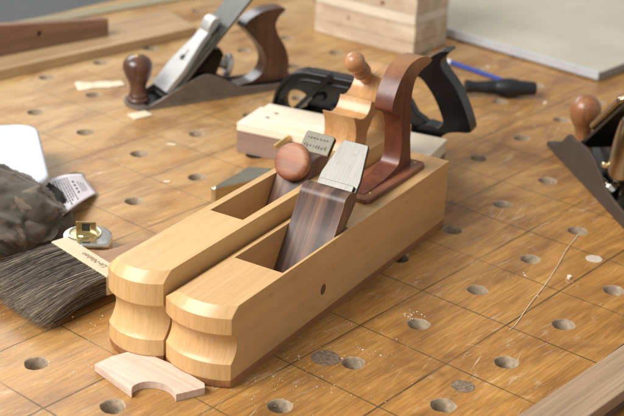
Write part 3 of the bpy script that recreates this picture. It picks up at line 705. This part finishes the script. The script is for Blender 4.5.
# ------------------------------------------------------------------ pencil and rubber handle
PC = thing('pencil', 'blue pencil with a white end lying behind the black rubber handle', 'pencil', (660, 447, 3.6), -97)
hexa = [(3.5 * math.cos(R(60 * k)), 3.5 * math.sin(R(60 * k))) for k in range(6)]
MB().prism(hexa, 'x', 22, 150).build('shaft', M_blue, PC, bevel=.3)
MB().lathe([(0, 2.4), (.6, 3.2), (9, 3.3), (9.4, 3.7), (21, 3.7), (22, 3.6)], (0, 0, 0), (1, 0, 0), 20).build('ferrule', M_ferrule, PC)
CH = MB().lathe([(0, 0), (.3, 7), (1.5, 9.4), (5, 9.7), (9, 9), (14, 7.9), (24, 8.4), (38, 10.2), (42, 9.4), (44, 10.4), (56, 13), (62, 13.4), (68, 13), (76, 11), (90, 9.6), (97, 9.2), (98.6, 8.4), (99, 0)], (0, 0, 0), (1, 0, 0), 40).build('tool_handle', M_rubber, loc=(557, 335, 13.5), rz=-46.9, smooth=40)
tag(CH, 'black rubber tool handle lying on the bench behind the black open handle', 'tool handle')

# ------------------------------------------------------------------ metal plane at the right edge
PR = thing('metal_plane', 'metal hand plane with round cherry knob and bronze cap, cut off by the right edge', 'hand plane', (482, 158, 0), -128.8)
prof = cr2([(2, 3), (9, 5.5), (16, 9), (27, 11.5), (40, 15), (52, 23), (62, 33), (70, 40.5)], 4, False) + cr2([(71, 40.5), (80, 38), (92, 42), (110, 43.5), (128, 43.5), (146, 40.5), (172, 27), (190, 20), (206, 17), (250, 16)], 4, False) + [(285, 14), (285, 0), (0, 0)]
prof = [(4, 0), (0, 1.5), (3, 7), (9, 9.5), (15, 9), (24, 10.2), (34, 14), (43, 20.5), (52, 28), (60, 36), (67, 40.5), (72, 40), (84, 39.5), (98, 42.3), (115, 43.6), (130, 43.4), (146, 40.5), (160, 33.5), (174, 26), (190, 20), (206, 17.2), (240, 16), (285, 15), (285, 0)]
mb = MB()
for a, b_ in ((0, 3.8), (56.2, 60)): mb.prism(prof, 'y', a, b_)
mb.box(6, 285, 3.9, 56.1, 0.1, 5)
rb_ = mb.build('body', M_castbrown, PR, bevel=.7)
MB().prism([(10, 5.2), (284, 5.2), (284, 9), (120, 12), (90, 14), (10, 9)], 'y', 4, 56).build('japanned_bed', M_japan, rb_, bevel=.6)
MB().lathe([(6, 14), (14, 13), (20, 10), (28, 9), (35, 10.4), (42, 14), (49, 17.4), (56, 18.8), (63, 18.4), (69, 16), (74, 11.5), (77, 6.5), (77.8, 3), (77.6, 0)], (48, 26, 4), (-.05, 0, 1), 48).build('front_knob', M_knob2, PR, smooth=60)
ur = Vector((math.cos(R(41)), 0, math.sin(R(41)))); nr = Vector((-math.sin(R(41)), 0, math.cos(R(41))))
mb = MB(); mb.gprism([(-12, 7), (165, 7), (165, 53), (-12, 53)], (92, 0, 38), ur, Y_, nr, -1, 4); mb.build('iron', M_iron2, PR, bevel=.5)
MB().lathe([(6, 15), (29, 15), (30, 22), (32, 23.5), (38, 24), (60, 23.4), (84, 22), (98, 20), (105, 18), (109, 14), (111, 8), (111.5, 0)], (169, 30, 0), (.12, 0, 1), 48).build('bronze_frog', M_bronze, PR, smooth=60)
mb = MB(); mb.gprism([(34, 3), (120, 3), (130, 12), (130, 46), (120, 56), (34, 56)], (92, 0, 38), ur, Y_, nr, 4.1, 13); mb.build('bronze_cap', M_bronze, PR, bevel=4, segs=3)
for q in ((158, 15), (182, 18)):
    MB().lathe([(0, 7), (3, 6.6), (7, 4.2), (8.4, 0)], (q[0], 9, q[1]), (-.2, -.5, .85), 20).build('bolt', M_chrome, PR)
MB().lathe([(0, 4.5), (4, 4), (6, 2.4), (6.5, 0)], (163, 8, 40), (-.2, -.8, .5), 20).build('cap_screw', M_gold, PR)

# ------------------------------------------------------------------ board in the near right corner
o = thing('corner_board', 'tan board with a darker front face across the near right corner', 'board', (-72, -165, 0), -2)
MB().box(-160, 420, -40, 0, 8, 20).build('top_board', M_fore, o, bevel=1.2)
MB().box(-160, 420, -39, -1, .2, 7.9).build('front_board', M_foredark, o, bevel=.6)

# ------------------------------------------------------------------ shavings and chips
def sliver(pts_, r, name, label, cat, grp=None):
    o = MB().tube(cr(pts_, 8, False), r, 6).build(name, M_chip, smooth=60); return tag(o, label, cat, grp)
sliver([(279, -6, .6), (235, -17, .8), (195, -30, .6), (153, -42, .5), (120, -50, .9), (92, -57, .5), (63, -65, .4), (51, -66, .4)], .42, 'wood_sliver', 'long thin pale sliver of wood lying across the bench near the right', 'wood sliver')
for (x, y, a, l, w_, lb) in ((143, 475, 120, 13, 3, 'white wood chip between the smoothing plane and the steel block'),
                         (61, 397, 150, 9, 3.5, 'small white wood chip near the end of the taller plane'),
                         (617, 242, 20, 12, 4, 'pale wood chip beside the tip of the black rubber handle'),
                         (689, 383, 80, 10, 3, 'pale chip standing near the blue pencil')):
    pts_ = [(-l / 2, -w_ / 2), (l * .2, -w_ * .6), (l / 2, 0), (l * .25, w_ * .5), (-l * .4, w_ * .6)]
    bmx = MB(); bmx.prism(pts_, 'z', .2, 1.2); o = bmx.build('wood_chip', M_chip, bevel=.2, loc=(x, y, 0), rz=a); tag(o, lb, 'wood chip', 'scattered wood chips')
# broad thin shaving beside the dark knob
mb = MB(); rows = []
for i in range(17):
    s = i / 16; c = Vector((196, 712, 0)).lerp(Vector((252, 678, 0)), s); wd = 20 * (1 - .35 * s) * (.8 + .3 * mnoise.noise(Vector((s * 4, 1, 0))))
    rows.append([mb.bm.verts.new(c + Vector((.5, .8, 0)) * wd * t + Vector((0, 0, .7 + 2.2 * abs(mnoise.noise(Vector((s * 5, t * 2, 4))))))) for t in (-1, -.6, -.2, .2, .6, 1)])
for a, b_ in zip(rows, rows[1:]):
    for k in range(5): mb.bm.faces.new((a[k], a[k + 1], b_[k + 1], b_[k]))
o = mb.build('wood_shaving', M_chip, smooth=80); md = o.modifiers.new('t', 'SOLIDIFY'); md.thickness = .0004
tag(o, 'broad pale shaving lying beside the dark round knob', 'wood shaving')
# sawdust and tiny crumbs: one stuff object
bm = bmesh.new(); rr = random.Random(4)
def crumb(x, y, s):
    a = rr.uniform(0, 6.28); n_ = rr.choice((3, 4, 5)); e = rr.uniform(.4, 1)
    top = [bm.verts.new((x + s * math.cos(a + k * 6.283 / n_) * (1 if k % 2 else e), y + s * math.sin(a + k * 6.283 / n_) * e, s * rr.uniform(.3, .8))) for k in range(n_)]
    bot = [bm.verts.new((v.co.x, v.co.y, .05)) for v in top]
    bm.faces.new(top)
    for k in range(n_): bm.faces.new((top[k], bot[k], bot[(k + 1) % n_], top[(k + 1) % n_]))
for cx, cy, sx, sy, n_, s0 in ((-230, 190, 45, 60, 300, .55), (-170, 10, 60, 30, 130, .6), (-90, 20, 45, 25, 170, .55), (60, -40, 150, 60, 70, .5), (120, 40, 90, 50, 40, .6), (300, 60, 160, 120, 40, .6), (175, -55, 6, 5, 6, 1.6), (10, 12, 6, 4, 22, 1.1), (155, -15, 5, 4, 8, 1.2), (-130, 150, 20, 20, 60, .6), (-225, 105, 8, 14, 40, .8), (150, 600, 120, 120, 120, .7), (0, 350, 120, 90, 110, .6), (450, 300, 200, 120, 60, .8)):
    for k in range(n_): crumb(rr.gauss(cx, sx), rr.gauss(cy, sy), s0 * rr.uniform(.3, 1.2) * (2.2 if rr.random() < .05 else 1))
mb = MB(); mb.bm.free(); mb.bm = bm
o = mb.build('sawdust', M_dust, smooth=0); o['kind'] = 'stuff'

# ------------------------------------------------------------------ camera, light
cam = bpy.data.cameras.new('Camera'); co = bpy.data.objects.new('Camera', cam); COL.objects.link(co); S.camera = co
Rm = ((0.6496755368, -0.7589024635, 0.0445953769), (-0.2865724933, -0.2988168016, -0.9102662935), (0.7041291805, 0.5785979346, -0.4116145372))
M4 = Matrix(((Rm[0][0], -Rm[1][0], -Rm[2][0], -.89262733), (Rm[0][1], -Rm[1][1], -Rm[2][1], -.59985787), (Rm[0][2], -Rm[1][2], -Rm[2][2], .59547022), (0, 0, 0, 1)))
co.matrix_world = M4
cam.sensor_fit = 'HORIZONTAL'; cam.sensor_width = 36; cam.lens = 76.514; cam.clip_start = .02; cam.clip_end = 60
cam.dof.use_dof = True; cam.dof.focus_distance = 1.17; cam.dof.aperture_fstop = 7.5; cam.dof.aperture_blades = 7

wd = bpy.data.worlds.new('World'); S.world = wd; wd.use_nodes = True
bg = wd.node_tree.nodes['Background']; bg.inputs[0].default_value = (1.0, .99, .95, 1); bg.inputs[1].default_value = .48
def window(name, az, el, dist, sx, sy, power, col, target=(100, 150, 0)):
    l = bpy.data.lights.new(name, 'AREA'); l.shape = 'RECTANGLE'; l.size = sx; l.size_y = sy; l.energy = power; l.color = col
    o = bpy.data.objects.new(name, l); COL.objects.link(o)
    d = Vector((math.cos(R(az)) * math.cos(R(el)), math.sin(R(az)) * math.cos(R(el)), math.sin(R(el))))
    o.location = Vector(target) * MM + d * dist
    o.rotation_euler = d.to_track_quat('Z', 'Y').to_euler()
window('window_light', 160, 44, 2.6, 1.7, 1.2, 104, (1.0, .962, .922))
window('far_window_light', 75, 30, 3.2, 1.8, .9, 40, (.93, .97, 1.0))
S.view_settings.view_transform = 'Standard'; S.view_settings.look = 'None'; S.view_settings.exposure = 0; S.view_settings.gamma = 1
